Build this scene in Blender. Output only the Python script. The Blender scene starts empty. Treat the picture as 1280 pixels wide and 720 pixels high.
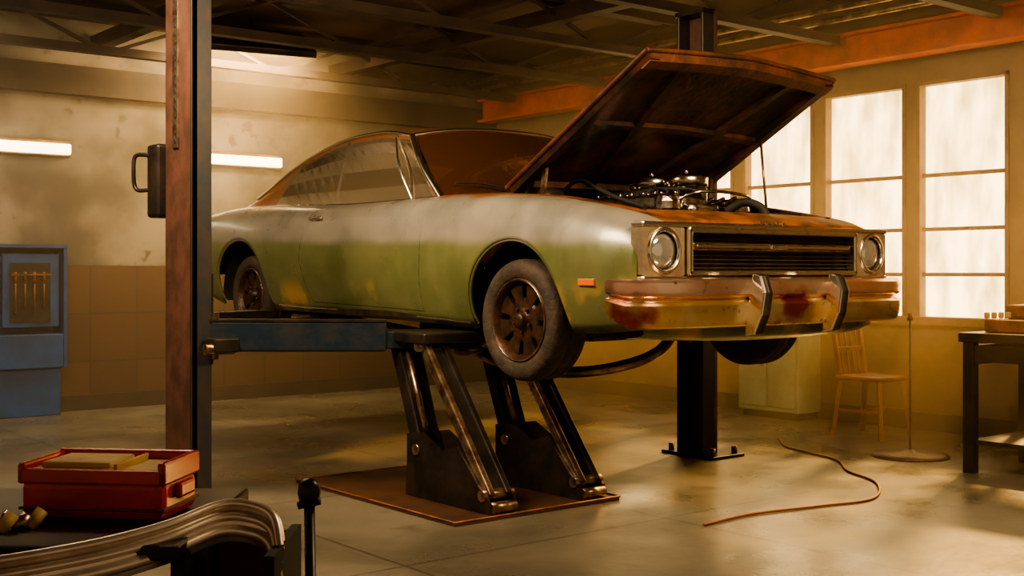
import bpy, bmesh, math, random
from mathutils import Vector, Matrix
random.seed(7)
S = bpy.context.scene
COL = S.collection
try: S.view_settings.look = 'AgX - Medium High Contrast'
except Exception: pass

# ------------------------------------------------------------------ materials
def M(name, c1, c2=None, scale=5, rough=.6, metal=0, bump=0., lo=.4, hi=.6, emis=None, es=1., detail=6, rough2=None, bscale=None, stretch=None, coat=0):
    m = bpy.data.materials.new(name); m.use_nodes = True
    nt = m.node_tree; N = nt.nodes; L = nt.links
    b = N['Principled BSDF']
    b.inputs['Roughness'].default_value = rough
    b.inputs['Metallic'].default_value = metal
    b.inputs['Base Color'].default_value = (*c1, 1)
    if coat: b.inputs['Coat Weight'].default_value = coat
    tc = N.new('ShaderNodeTexCoord'); mp = N.new('ShaderNodeMapping')
    L.new(tc.outputs['Object'], mp.inputs['Vector'])
    if stretch: mp.inputs['Scale'].default_value = stretch
    if c2:
        n = N.new('ShaderNodeTexNoise'); n.inputs['Scale'].default_value = scale; n.inputs['Detail'].default_value = detail
        n.inputs['Roughness'].default_value = .65
        L.new(mp.outputs[0], n.inputs['Vector'])
        r = N.new('ShaderNodeValToRGB'); r.color_ramp.elements[0].position = lo; r.color_ramp.elements[1].position = hi
        r.color_ramp.elements[0].color = (*c1, 1); r.color_ramp.elements[1].color = (*c2, 1)
        L.new(n.outputs['Fac'], r.inputs[0]); L.new(r.outputs[0], b.inputs['Base Color'])
        if rough2 is not None:
            mr = N.new('ShaderNodeMapRange'); mr.inputs[1].default_value = lo; mr.inputs[2].default_value = hi
            mr.inputs[3].default_value = rough; mr.inputs[4].default_value = rough2
            L.new(n.outputs['Fac'], mr.inputs[0]); L.new(mr.outputs[0], b.inputs['Roughness'])
        if emis:
            L.new(r.outputs[0], b.inputs['Emission Color'])
    if bump:
        n2 = N.new('ShaderNodeTexNoise'); n2.inputs['Scale'].default_value = bscale or scale * 4; n2.inputs['Detail'].default_value = 5
        L.new(mp.outputs[0], n2.inputs['Vector'])
        bp = N.new('ShaderNodeBump'); bp.inputs['Strength'].default_value = bump; bp.inputs['Distance'].default_value = .02
        L.new(n2.outputs['Fac'], bp.inputs['Height']); L.new(bp.outputs[0], b.inputs['Normal'])
    if emis:
        if not c2: b.inputs['Emission Color'].default_value = (*emis, 1)
        b.inputs['Emission Strength'].default_value = es
    return m

class NB:
    def __init__(s, name):
        s.m = bpy.data.materials.new(name); s.m.use_nodes = True; s.N = s.m.node_tree.nodes; s.L = s.m.node_tree.links
        s.b = s.N['Principled BSDF']; s.tc = s.N.new('ShaderNodeTexCoord'); s.sp = s.N.new('ShaderNodeSeparateXYZ'); s.L.new(s.tc.outputs['Object'], s.sp.inputs[0])
    def ma(s, op, a, c=0):
        n = s.N.new('ShaderNodeMath'); n.operation = op
        for i, x in enumerate((a, c)):
            if isinstance(x, (int, float)): n.inputs[i].default_value = x
            else: s.L.new(x, n.inputs[i])
        return n.outputs[0]
    def noise(s, sc, d=6):
        n = s.N.new('ShaderNodeTexNoise'); n.inputs['Scale'].default_value = sc; n.inputs['Detail'].default_value = d
        s.L.new(s.tc.outputs['Object'], n.inputs['Vector']); return n.outputs['Fac']
    def mr(s, x, a, c, d=0, e=1):
        n = s.N.new('ShaderNodeMapRange'); n.interpolation_type = 'SMOOTHSTEP'
        n.inputs[1].default_value = a; n.inputs[2].default_value = c; n.inputs[3].default_value = d; n.inputs[4].default_value = e
        s.L.new(x, n.inputs[0]); return n.outputs[0]
    def mix(s, f, a, c):
        n = s.N.new('ShaderNodeMix'); n.data_type = 'RGBA'
        s.L.new(f, n.inputs[0])
        for i, x in ((6, a), (7, c)):
            if isinstance(x, tuple): n.inputs[i].default_value = (*x, 1)
            else: s.L.new(x, n.inputs[i])
        return n.outputs[2]

def car_paint():
    q = NB('weathered_two_tone_paint')
    zz = q.ma('ADD', q.sp.outputs['Z'], q.ma('MULTIPLY', q.sp.outputs['X'], .02))
    zn = q.ma('ADD', zz, q.ma('MULTIPLY', q.noise(1.6), .10))
    top = q.mr(zn, 1.435, 1.505)
    low = q.mix(q.mr(q.noise(2.3), .35, .65), (.115, .130, .045), (.175, .180, .072))
    up = q.mix(q.mr(q.noise(3.0), .35, .65), (.215, .200, .165), (.30, .265, .21))
    c = q.mix(top, low, up)
    rz = q.ma('ADD', zz, q.ma('MULTIPLY', q.noise(5, 8), .16))
    c = q.mix(q.mr(rz, 1.75, 1.80), c, (.32, .105, .03))
    c = q.mix(q.ma('MULTIPLY', q.mr(q.noise(2.1, 4), .56, .64), q.mr(q.sp.outputs['Z'], 1.24, 1.10)), c, (.48, .31, .09))
    c = q.mix(q.mr(q.noise(11, 8), .70, .78), c, (.20, .10, .05))
    q.L.new(c, q.b.inputs['Base Color'])
    q.b.inputs['Metallic'].default_value = .15
    q.L.new(q.mr(q.noise(6), .3, .7, .26, .42), q.b.inputs['Roughness'])
    q.b.inputs['Coat Weight'].default_value = .5; q.b.inputs['Coat Roughness'].default_value = .16
    return q.m

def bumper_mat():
    q = NB('pitted_chrome_painted_reflection')
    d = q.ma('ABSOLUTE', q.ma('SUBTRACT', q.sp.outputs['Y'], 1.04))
    bias = q.ma('MULTIPLY', q.mr(d, .75, .25), .08)  # reddish reflection around the middle, painted into the colour together with rust
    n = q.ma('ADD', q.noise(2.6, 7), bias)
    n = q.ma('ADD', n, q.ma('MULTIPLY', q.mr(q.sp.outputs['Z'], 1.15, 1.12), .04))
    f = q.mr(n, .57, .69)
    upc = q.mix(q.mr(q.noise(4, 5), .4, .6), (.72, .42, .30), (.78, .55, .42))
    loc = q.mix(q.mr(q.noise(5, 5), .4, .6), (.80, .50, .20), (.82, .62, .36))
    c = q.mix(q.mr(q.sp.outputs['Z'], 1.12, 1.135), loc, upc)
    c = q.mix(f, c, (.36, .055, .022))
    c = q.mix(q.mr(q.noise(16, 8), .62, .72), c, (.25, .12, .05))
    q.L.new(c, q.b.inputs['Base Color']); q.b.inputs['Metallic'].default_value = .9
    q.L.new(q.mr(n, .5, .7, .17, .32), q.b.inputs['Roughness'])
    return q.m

def floor_mat():
    q = NB('worn_concrete')
    c = q.mix(q.mr(q.noise(.7, 10), .34, .66), (.072, .063, .046), (.150, .128, .090))
    c = q.mix(q.ma('MULTIPLY', q.mr(q.noise(4, 8), .58, .74), .6), c, (.05, .042, .03))
    br = q.N.new('ShaderNodeTexBrick'); br.offset = 0; br.inputs['Scale'].default_value = 1
    br.inputs['Brick Width'].default_value = 1.6; br.inputs['Row Height'].default_value = 1.6; br.inputs['Mortar Size'].default_value = .010; br.inputs['Mortar Smooth'].default_value = .4
    br.inputs['Color1'].default_value = (0, 0, 0, 1); br.inputs['Color2'].default_value = (0, 0, 0, 1); br.inputs['Mortar'].default_value = (1, 1, 1, 1)
    q.L.new(q.tc.outputs['Object'], br.inputs['Vector'])
    c = q.mix(q.ma('MULTIPLY', br.outputs['Color'], .6), c, (.025, .02, .014))
    q.L.new(c, q.b.inputs['Base Color'])
    q.L.new(q.mr(q.noise(1.1, 8), .35, .65, .24, .48), q.b.inputs['Roughness'])
    bp = q.N.new('ShaderNodeBump'); bp.inputs['Strength'].default_value = .10; bp.inputs['Distance'].default_value = .02
    q.L.new(q.noise(12, 5), bp.inputs['Height']); q.L.new(bp.outputs[0], q.b.inputs['Normal'])
    return q.m

def wall_mat(tile_h):
    q = NB('plaster_over_tile'); q.b.inputs['Roughness'].default_value = .8
    n = q.noise(1.3, 9)
    pl = q.mix(q.mr(n, .35, .65), (.075, .060, .042), (.235, .19, .135))
    pl = q.mix(q.mr(q.noise(7, 8), .58, .72), pl, (.10, .075, .05))
    cx = q.N.new('ShaderNodeCombineXYZ'); q.L.new(q.ma('ADD', q.sp.outputs['X'], q.sp.outputs['Y']), cx.inputs[0]); q.L.new(q.sp.outputs['Z'], cx.inputs[1])
    br = q.N.new('ShaderNodeTexBrick'); br.offset = 0; br.inputs['Scale'].default_value = 1.0
    br.inputs['Brick Width'].default_value = .44; br.inputs['Row Height'].default_value = .44; br.inputs['Mortar Size'].default_value = .008
    br.inputs['Color1'].default_value = (.065, .030, .015, 1); br.inputs['Color2'].default_value = (.088, .042, .020, 1); br.inputs['Mortar'].default_value = (.04, .022, .014, 1)
    q.L.new(cx.outputs[0], br.inputs['Vector'])
    q.L.new(q.mix(q.mr(q.sp.outputs['Z'], tile_h - .01, tile_h + .01), br.outputs['Color'], pl), q.b.inputs['Base Color'])
    bp = q.N.new('ShaderNodeBump'); bp.inputs['Strength'].default_value = .4; bp.inputs['Distance'].default_value = .03
    q.L.new(n, bp.inputs['Height']); q.L.new(bp.outputs[0], q.b.inputs['Normal'])
    return q.m

def glass_mat():
    m = bpy.data.materials.new('dusty_glass'); m.use_nodes = True
    nt = m.node_tree; N = nt.nodes; L = nt.links
    for n in list(N): N.remove(n)
    o = N.new('ShaderNodeOutputMaterial'); t = N.new('ShaderNodeBsdfTransparent'); t.inputs[0].default_value = (.68, .46, .30, 1)
    g = N.new('ShaderNodeBsdfGlossy'); g.inputs['Roughness'].default_value = .08; g.inputs[0].default_value = (.9, .82, .70, 1)
    d = N.new('ShaderNodeBsdfDiffuse'); d.inputs[0].default_value = (.13, .055, .022, 1)
    a = N.new('ShaderNodeMixShader'); a.inputs[0].default_value = .35; L.new(t.outputs[0], a.inputs[1]); L.new(d.outputs[0], a.inputs[2])
    c = N.new('ShaderNodeMixShader'); fr = N.new('ShaderNodeFresnel'); fr.inputs[0].default_value = 1.5
    ad = N.new('ShaderNodeMath'); ad.operation = 'ADD'; ad.inputs[1].default_value = .05; L.new(fr.outputs[0], ad.inputs[0])
    L.new(ad.outputs[0], c.inputs[0]); L.new(a.outputs[0], c.inputs[1]); L.new(g.outputs[0], c.inputs[2]); L.new(c.outputs[0], o.inputs[0])
    return m

def pane_mat():
    m = bpy.data.materials.new('grimy_sunlit_glass'); m.use_nodes = True
    nt = m.node_tree; N = nt.nodes; L = nt.links
    for n in list(N): N.remove(n)
    o = N.new('ShaderNodeOutputMaterial'); t = N.new('ShaderNodeBsdfTransparent'); t.inputs[0].default_value = (1, .86, .62, 1)
    e = N.new('ShaderNodeEmission'); e.inputs[1].default_value = 9.0
    tc = N.new('ShaderNodeTexCoord'); mp = N.new('ShaderNodeMapping'); mp.inputs['Scale'].default_value = (1, 1, .3)
    n = N.new('ShaderNodeTexNoise'); n.inputs['Scale'].default_value = 6; n.inputs['Detail'].default_value = 7
    L.new(tc.outputs['Object'], mp.inputs[0]); L.new(mp.outputs[0], n.inputs['Vector'])
    r = N.new('ShaderNodeValToRGB'); r.color_ramp.elements[0].position = .33; r.color_ramp.elements[1].position = .62
    r.color_ramp.elements[0].color = (.42, .26, .09, 1); r.color_ramp.elements[1].color = (1, .70, .32, 1)
    L.new(n.outputs['Fac'], r.inputs[0]); L.new(r.outputs[0], e.inputs[0])
    x = N.new('ShaderNodeMixShader'); x.inputs[0].default_value = .5
    L.new(t.outputs[0], x.inputs[1]); L.new(e.outputs[0], x.inputs[2]); L.new(x.outputs[0], o.inputs[0])
    return m

paint = car_paint()
copper = M('rusted_copper_roof', (.30, .105, .04), (.20, .115, .06), 2.5, .36, .25, coat=.3)
rust = M('orange_rust', (.26, .09, .028), (.10, .042, .02), 7, .6, .25, .3)
rustd = M('header_rust', (.32, .105, .028), (.05, .03, .018), 4.5, .45, .3, .25, .42, .62)
liprust = M('dark_lip_rust', (.13, .042, .018), (.05, .022, .012), 6, .5, .3, .2)
hoodrust = M('hood_underside_rust', (.014, .009, .007), (.12, .036, .014), 3.5, .5, .2, .3, .44, .70)
chrome = M('old_chrome', (.88, .82, .70), (.55, .36, .20), 6, .2, 1, 0, .54, .75, rough2=.36)
trimc = M('dull_spare_chrome', (.80, .68, .56), (.50, .34, .22), 5, .34, .7, 0, .45, .7)
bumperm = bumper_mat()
guardm = M('dark_chrome', (.16, .09, .05), (.5, .36, .22), 9, .22, .9)
black = M('black_recess', (.012, .010, .008), rough=.7)
dkmetal = M('dark_oily_metal', (.035, .028, .022), (.09, .06, .04), 8, .45, .6, .15)
tire = M('tire_rubber', (.032, .023, .017), (.07, .045, .028), 10, .75, 0, .3)
rimm = M('rusty_rim', (.032, .018, .012), (.095, .045, .021), 12, .42, .5, .15)
glass = glass_mat()
lens = M('headlamp_lens', (.75, .73, .66), rough=.10, metal=.85)
seatm = M('brown_vinyl', (.12, .045, .02), (.16, .065, .03), 4, .5)
amber = M('amber_lens', (.75, .18, .03), rough=.25)
redlens = M('red_lens', (.4, .02, .01), rough=.25)
polish = M('polished_engine_metal', (.85, .80, .72), (.40, .30, .2), 20, .2, 1)
postm = M('post_brown_paint', (.125, .055, .038), (.07, .034, .025), 5, .5, .2, .1)
postdk = M('post_slate_edge', (.034, .037, .042), (.055, .042, .034), 6, .4, .4)
bluearm = M('arm_navy_paint', (.010, .022, .038), (.028, .030, .034), 7, .40, .3, .1)
steel = M('worn_steel', (.46, .33, .22), (.16, .09, .055), 10, .30, .9)
blackp = M('black_paint', (.014, .012, .010), (.036, .024, .017), 6, .36, .3)
bluecab = M('blue_cabinet_paint', (.004, .052, .17), (.003, .032, .10), 3, .5)
wood = M('orange_wood', (.20, .055, .018), (.11, .032, .010), 6, .5)
redp = M('red_enamel', (.58, .012, .008), (.36, .010, .008), 4, .26, 0, .05, coat=.5)
cream = M('cream_liner', (.60, .42, .17), (.45, .28, .1), 6, .6)
orangeb = M('orange_beam_paint', (.62, .085, .014), (.38, .055, .014), 4, .5)
beamm = M('ceiling_beam_brown', (.050, .029, .016), (.028, .017, .011), 3, .7)
ceilm = M('ceiling_brown', (.05, .03, .016), (.09, .055, .03), 1.2, .9)
framem = M('window_frame_tan', (.24, .12, .05), (.15, .075, .03), 5, .6)
greenp = M('pale_green_paint', (.25, .31, .17), (.19, .22, .12), 3, .5)
hosem = M('orange_hose', (.20, .055, .02), rough=.6)
floorm = floor_mat()
pane = pane_mat()
tube_e = M('fluorescent_tube', (1, .86, .58), rough=.5, emis=(1, .82, .48), es=6)
platem = M('plate_brown', (.13, .058, .030), (.075, .042, .026), 4, .40, .4)

# ------------------------------------------------------------------ helpers
def fin(ob, parent):
    COL.objects.link(ob)
    if parent:
        ob.parent = parent
        ob.matrix_parent_inverse = Matrix.Translation(parent.location).inverted()
    return ob
def empty(name, loc=(0, 0, 0)):
    e = bpy.data.objects.new(name, None); e.location = loc; e.empty_display_size = .2; COL.objects.link(e); return e
def mesh(name, vs, fs, mat, parent=None, smooth=False, mi=None):
    me = bpy.data.meshes.new(name); me.from_pydata([tuple(v) for v in vs], [], fs)
    mats = mat if isinstance(mat, (list, tuple)) else [mat]
    for m in mats: me.materials.append(m)
    if mi:
        for p, i in zip(me.polygons, mi): p.material_index = i
    if smooth:
        for p in me.polygons: p.use_smooth = True
    me.update()
    ob = bpy.data.objects.new(name, me); return fin(ob, parent)
def box(name, c, s, mat, parent=None, bev=0, rz=0, rot=None, seg=2):
    bm = bmesh.new(); bmesh.ops.create_cube(bm, size=1)
    bmesh.ops.scale(bm, vec=s, verts=bm.verts)
    if bev: bmesh.ops.bevel(bm, geom=bm.edges[:], offset=bev, segments=seg, affect='EDGES', profile=.5)
    R = Matrix.Rotation(rz, 4, 'Z')
    if rot is not None: R = rot.to_4x4()
    bmesh.ops.transform(bm, matrix=R, verts=bm.verts)
    me = bpy.data.meshes.new(name); bm.to_mesh(me); bm.free(); me.materials.append(mat)
    ob = bpy.data.objects.new(name, me); ob.location = c; return fin(ob, parent)
def bx(name, a, b, mat, parent=None, bev=0):
    c = [(a[i] + b[i]) / 2 for i in range(3)]; s = [abs(b[i] - a[i]) for i in range(3)]
    return box(name, c, s, mat, parent, bev)
def beam(name, p0, p1, w, h, mat, parent=None, up=(0, 0, 1), bev=0):
    p0 = Vector(p0); p1 = Vector(p1); d = (p1 - p0); L = d.length; x = d.normalized()
    y = Vector(up).cross(x)
    if y.length < 1e-4: y = Vector((0, 1, 0))
    y.normalize(); z = x.cross(y)
    R = Matrix((x, y, z)).transposed()
    return box(name, (p0 + p1) / 2, (L, w, h), mat, parent, bev, rot=R)
def cyl(name, p0, p1, r, mat, parent=None, r2=None, seg=24, smooth=True):
    p0 = Vector(p0); p1 = Vector(p1); d = p1 - p0
    bm = bmesh.new(); bmesh.ops.create_cone(bm, cap_ends=True, segments=seg, radius1=r, radius2=r if r2 is None else r2, depth=d.length)
    q = Vector((0, 0, 1)).rotation_difference(d.normalized()).to_matrix().to_4x4()
    bmesh.ops.transform(bm, matrix=q, verts=bm.verts)
    for f in bm.faces: f.smooth = smooth and len(f.verts) == 4
    me = bpy.data.meshes.new(name); bm.to_mesh(me); bm.free(); me.materials.append(mat)
    ob = bpy.data.objects.new(name, me); ob.location = (p0 + p1) / 2; return fin(ob, parent)
def cat(pts, n=8, cyc=False):
    P = [Vector(p) for p in pts]; out = []; m = len(P)
    for i in range(m if cyc else m - 1):
        if cyc: a, b, c, d = P[i - 1], P[i], P[(i + 1) % m], P[(i + 2) % m]
        else: a = P[i - 1] if i else P[0] * 2 - P[1]; b = P[i]; c = P[i + 1]; d = P[i + 2] if i + 2 < m else P[-1] * 2 - P[-2]
        for k in range(n):
            t = k / n
            out.append(.5 * ((2 * b) + (c - a) * t + (2 * a - 5 * b + 4 * c - d) * t * t + (3 * b - a - 3 * c + d) * t ** 3))
    if not cyc: out.append(P[-1])
    return out
def tube(name, pts, r, mat, parent=None, cyc=False, n=8, res=4):
    pp = cat(pts, n, cyc) if n > 1 else [Vector(p) for p in pts]
    cu = bpy.data.curves.new(name, 'CURVE'); cu.dimensions = '3D'; cu.bevel_depth = r; cu.bevel_resolution = res; cu.use_fill_caps = True
    s = cu.splines.new('POLY'); s.points.add(len(pp) - 1)
    for i, p in enumerate(pp): s.points[i].co = (*p, 1)
    s.use_cyclic_u = cyc
    t = bpy.data.objects.new(name + '_c', cu); COL.objects.link(t)
    me = bpy.data.meshes.new_from_object(t); bpy.data.objects.remove(t)
    me.materials.clear(); me.materials.append(mat)
    for p in me.polygons: p.use_smooth = True
    return fin(bpy.data.objects.new(name, me), parent)
def lathe(name, prof, c, mat, parent=None, axis='Y', sgn=1, seg=48, a0=0, a1=2 * math.pi, smooth=True):
    vs = []; fs = []; full = abs(a1 - a0 - 2 * math.pi) < 1e-6; n = seg if full else seg + 1
    for i in range(n):
        a = a0 + (a1 - a0) * i / seg; ca, sa = math.cos(a), math.sin(a)
        for r, h in prof:
            h *= sgn
            if axis == 'Y': vs.append((r * ca, h, r * sa))
            elif axis == 'X': vs.append((h, r * ca, r * sa))
            else: vs.append((r * ca, r * sa, h))
    k = len(prof)
    for i in range(seg):
        j = (i + 1) % n
        for q in range(k - 1): fs.append((i * k + q, j * k + q, j * k + q + 1, i * k + q + 1))
    o = mesh(name, vs, fs, mat, parent, smooth); o.location = c
    return o
def torus(name, c, R, r, mat, parent, axis='X', seg=40):
    prof = [(R + r * math.cos(t), r * math.sin(t)) for t in [i * 2 * math.pi / 12 for i in range(13)]]
    return lathe(name, prof, c, mat, parent, axis, seg=seg)
def itp(tab):
    pts = cat([(a, b, 0) for a, b in tab], 12)
    def f(u):
        if u <= pts[0].x: return pts[0].y
        for a, b in zip(pts, pts[1:]):
            if u <= b.x:
                return a.y + (b.y - a.y) * (u - a.x) / max(1e-9, b.x - a.x)
        return pts[-1].y
    return f

# ------------------------------------------------------------------ CAMERA
cam = bpy.data.cameras.new('camera'); co = bpy.data.objects.new('camera', cam); COL.objects.link(co)
co.location = (4.883, -3.980, 1.26); co.rotation_euler = (math.radians(90), 0, math.radians(51))
cam.lens = 42.19; cam.sensor_width = 36; cam.shift_y = -20 / 1280; cam.clip_end = 100
S.camera = co
def C(X, Z, z): return (.6293 * X - .7771 * Z + 4.883, .7771 * X + .6293 * Z - 3.980, z)

# ------------------------------------------------------------------ ROOM
UB, VR, CH = -6.1, 4.6, 3.55
bx('floor', (UB - .2, -7, -.1), (7.5, VR + .2, 0), floorm)
wm = wall_mat(1.32)
def grid_wall(name, boxes, mat):
    bm = bmesh.new()
    for a, b in boxes:
        r = bmesh.ops.create_cube(bm, size=1)
        bmesh.ops.scale(bm, vec=[b[i] - a[i] for i in range(3)], verts=r['verts'])
        bmesh.ops.translate(bm, vec=[(a[i] + b[i]) / 2 for i in range(3)], verts=r['verts'])
    me = bpy.data.meshes.new(name); bm.to_mesh(me); bm.free(); me.materials.append(mat)
    return fin(bpy.data.objects.new(name, me), None)
grid_wall('wall_back', [((UB - .2, -7, 0), (UB, VR + .2, CH))], wm)
WZ0, WZ1 = .887, 2.775
wins = [(.35, 1.13), (-.546, .229), (-1.449, -.647), (-2.33, -1.55), (-3.23, -2.45), (-4.13, -3.35)]  # first one lies out of view, added for its light
bs = [((UB, VR, 0), (7.5, VR + .2, WZ0)), ((UB, VR, WZ1), (7.5, VR + .2, CH))]
ed = sorted([x for w in wins for x in w])
segs = [(UB, ed[0])] + [(ed[i], ed[i + 1]) for i in range(1, len(ed) - 1, 2)] + [(ed[-1], 7.5)]
for a, b in segs: bs.append(((a, VR, WZ0), (b, VR + .2, WZ1)))
wallr = M('window_wall_plaster', (.22, .13, .06), (.13, .075, .036), 1.5, .8, 0, .2)
grid_wall('wall_right', bs, wallr)
ceiling = bx('ceiling', (UB - .2, -7, CH), (7.5, VR + .2, CH + .1), ceilm)
bx('baseboard_back', (UB, -7, 0), (UB + .03, VR, .14), beamm)
bx('baseboard_right', (UB + .03, VR - .03, 0), (7.5, VR, .14), beamm)
bx('trim_1', (UB, -7, 2.86), (UB + .12, VR - .01, 3.12), beamm)
for i, (a, b) in enumerate(wins):
    w = empty('window_%d' % (i + 1), ((a + b) / 2, VR, 1.8))
    bx('pane', (a, VR + .08, WZ0), (b, VR + .085, WZ1), pane, w)
    t = .03
    bx('frame_left', (a, VR - .02, WZ0), (a + t, VR + .07, WZ1), framem, w)
    bx('frame_right', (b - t, VR - .02, WZ0), (b, VR + .07, WZ1), framem, w)
    bx('frame_top', (a, VR - .02, WZ1 - t), (b, VR + .07, WZ1), framem, w)
    bx('sill', (a - .05, VR - .08, WZ0 - .05), (b + .05, VR + .07, WZ0 + .02), framem, w, .008)
    for k, z in enumerate((1.24, 1.60, 2.03)):
        bx('mullion_%d' % k, (a + t, VR + .02, z - .015), (b - t, VR + .07, z + .015), framem, w)

r = empty('orange_overhead_rail', (-1, 4.4, 3.06))
bx('web', (UB + .13, 4.38, 2.98), (5, 4.42, 3.20), orangeb, r)
bx('flange_low', (UB + .13, 4.30, 2.96), (5, 4.50, 2.985), orangeb, r)
bx('flange_top', (UB + .13, 4.30, 3.19), (5, 4.50, 3.215), orangeb, r)
for k in range(6):
    bx('bracket_%d' % k, (-5.3 + k * 1.8, 4.42, 3.02), (-5.22 + k * 1.8, VR, 3.16), beamm, r)
for k, u in enumerate([-5.3, -3.9, -2.5, -1.1, .3, 1.7]):
    t = empty('roof_truss', (u, 0, 3.3))
    bx('chord_low', (u - .05, -6.8, 3.12), (u + .05, 4.28, 3.19), beamm, t)
    bx('chord_top', (u - .07, -6.8, 3.44), (u + .07, 4.58, 3.549), beamm, t)
    v = -6.6; f = 0
    while v < 3.8:
        beam('web_%d' % f, (u, v, 3.14 if f % 2 == 0 else 3.46), (u, v + .8, 3.46 if f % 2 == 0 else 3.14), .03, .03, beamm, t)
        v += .8; f += 1
for k, v in enumerate([-2.6, 0, 2.5]):
    bx('roof_purlin', (UB, v - .06, 3.30), (5, v + .06, 3.42), beamm)
p = empty('ceiling_pipe', (-1, 4.1, 3.3))
for k, (v, z) in enumerate([(4.05, 3.27), (3.93, 3.33)]):
    cyl('pipe_%d' % k, (-6.05, v, z), (4, v, z), .025, steel, p)

for (a, b) in [(-1.55, -.244), (.62, 1.873)]:
    l = empty('fluorescent_wall_light', (UB + .05, (a + b) / 2, 2.36))
    bx('housing', (UB, a, 2.30), (UB + .04, b, 2.44), framem, l, .008)
    bx('tube', (UB + .04, a + .02, 2.315), (UB + .10, b - .02, 2.41), tube_e, l, .015)

def lamp(loc, energy, size, col, aim, sy=.3):
    e = empty('unseen_ceiling_lamp', loc)
    L_ = bpy.data.lights.new('lamp_light', 'AREA'); L_.shape = 'RECTANGLE'; L_.size = size; L_.size_y = sy; L_.energy = energy; L_.color = col
    o = bpy.data.objects.new('lamp_light', L_)
    dirv = Vector(aim) - Vector(loc); q = dirv.to_track_quat('-Z', 'Y')
    o.rotation_euler = q.to_euler(); o.location = loc; fin(o, e)
    R = q.to_matrix()
    box('housing', Vector(loc) - dirv.normalized() * .05, (size + .06, sy + .06, .06), blackp, e, .01, rot=R)
    cyl('stem', Vector(loc) - dirv.normalized() * .05, (loc[0], loc[1], CH), .012, blackp, e)
lamp((-.6, -2.4, 3.25), 230, 1.8, (1, .76, .48), (-1.2, 0, 1.3), .7)  # added fill lamp out of view, lights the near side of the car
lamp((3.2, .2, 3.3), 210, 1.4, (1, .72, .40), (1.2, 1.2, .9), .6)  # added out-of-view lamp, brightens bumper, nose and the floor before them
lamp((-5.0, 1.0, 3.30), 170, 1.0, (1, .66, .30), (-5.9, 1.2, 1.6), .5)
lamp((-4.6, -2.2, 3.30), 45, 1.2, (1, .78, .50), (-5.8, -2.0, 1.0), .4)
sl = bpy.data.lights.new('sun', 'SUN'); sl.energy = 34; sl.angle = math.radians(4); sl.color = (1, .68, .32)
so = bpy.data.objects.new('sun', sl); so.location = (-2, 9, 6)
so.rotation_euler = Vector((.30, -.85, -.48)).to_track_quat('-Z', 'Y').to_euler(); COL.objects.link(so)

# ------------------------------------------------------------------ CAR
CV = 1.04
RW = -3.22
car = empty('classic_muscle_car', (-1.5, CV, 1.2))
rocker = itp([(-4.35, 1.20), (-3.9, 1.08), (-3.5, 1.01), (-2.8, 1.0), (-1.5, .975), (-.45, .95), (.4, .955), (.84, .99)])
belt = itp([(-4.35, 1.69), (-3.9, 1.715), (-3.46, 1.735), (-2.8, 1.725), (-2.0, 1.70), (-.84, 1.70), (0, 1.655), (.35, 1.61), (.6, 1.565), (.75, 1.53), (.84, 1.495)])
kin = itp([(-4.35, .12), (-4.0, .03), (-3.5, 0), (-3.0, 0), (-2.0, .05), (-1.2, .055), (-.5, .01), (0, 0), (.5, .008), (.7, .025), (.84, .06)])
prof = itp([(0, .10), (.12, .055), (.28, .018), (.45, 0), (.6, .0), (.75, .015), (.85, .035), (.92, .062), (.97, .105), (1, .17)])
arches = [(-.05, 1.03, .405), (RW, 1.10, .40)]
def bottom(u):
    z = rocker(u)
    for uc, zc, r_ in arches:
        if abs(u - uc) <= r_ + 1e-6: z = max(z, zc + math.sqrt(max(0, r_ * r_ - (u - uc) ** 2)))
    return z
def side_v(u, z):
    s = (z - rocker(u)) / (belt(u) - rocker(u)); return prof(s) + kin(u)
def top_z(u, v):
    c = (v - CV) / .87; cr = .045 - .035 * min(1, max(0, (u + .2) / .7)); return belt(u) + cr * max(0, 1 - c * c)
us = set()
x = -4.35
while x < .8401:
    if all(abs(x - a[0]) > a[2] + .01 for a in arches): us.add(round(x, 4))
    x += .06
for uc, zc, r_ in arches:
    for k in range(0, 181, 6): us.add(round(uc + r_ * math.cos(math.radians(k)), 4))
    us.add(uc - r_ - .0015); us.add(uc + r_ + .0015)
us |= {-.40, .62, .84, -1.05}
us = sorted(us)
SL = [0, .08, .16, .26, .36, .46, .56, .66, .74, .80, .86, .90, .935, .96, .98, 1]
TV = [.20, .24, .30, .5, .75, CV]
rows = []
for u in us:
    zb = bottom(u); zr = rocker(u); be = belt(u); k = kin(u); sb = (zb - zr) / (be - zr); half = []
    for s in SL:
        s2 = sb + (1 - sb) * s; z = zr + s2 * (be - zr); half.append((u, prof(s2) + k, z))
    for v in TV:
        vv = v + k * max(0, 1 - (v - .17) / .4); half.append((u, vv, top_z(u, vv)))
    full = half + [(u, 2 * CV - p[1], p[2]) for p in reversed(half[:-1])]
    rows.append(full)
n = len(rows[0]); vs = [p for r_ in rows for p in r_]; fs = []; mi = []
ns = len(SL)
for i in range(len(rows) - 1):
    um = (us[i] + us[i + 1]) / 2
    for j in range(n - 1):
        vm = (rows[i][j][1] + rows[i][j + 1][1]) / 2
        istop = ns - 1 <= j < n - ns
        if istop:
            if -.40 < um < .62 and .29 < vm < 1.79: continue
            if -3.45 < um < -1.05 and .25 < vm < 1.83: continue
        fs.append((i * n + j, (i + 1) * n + j, (i + 1) * n + j + 1, i * n + j + 1))
        mi.append(1 if (istop and (um > .45 or um > -1.2)) else 0)
body = mesh('body_shell', vs, fs, [paint, rustd], car, True, mi)
sm = body.modifiers.new('thick', 'SOLIDIFY'); sm.thickness = .012; sm.offset = 1
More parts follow.
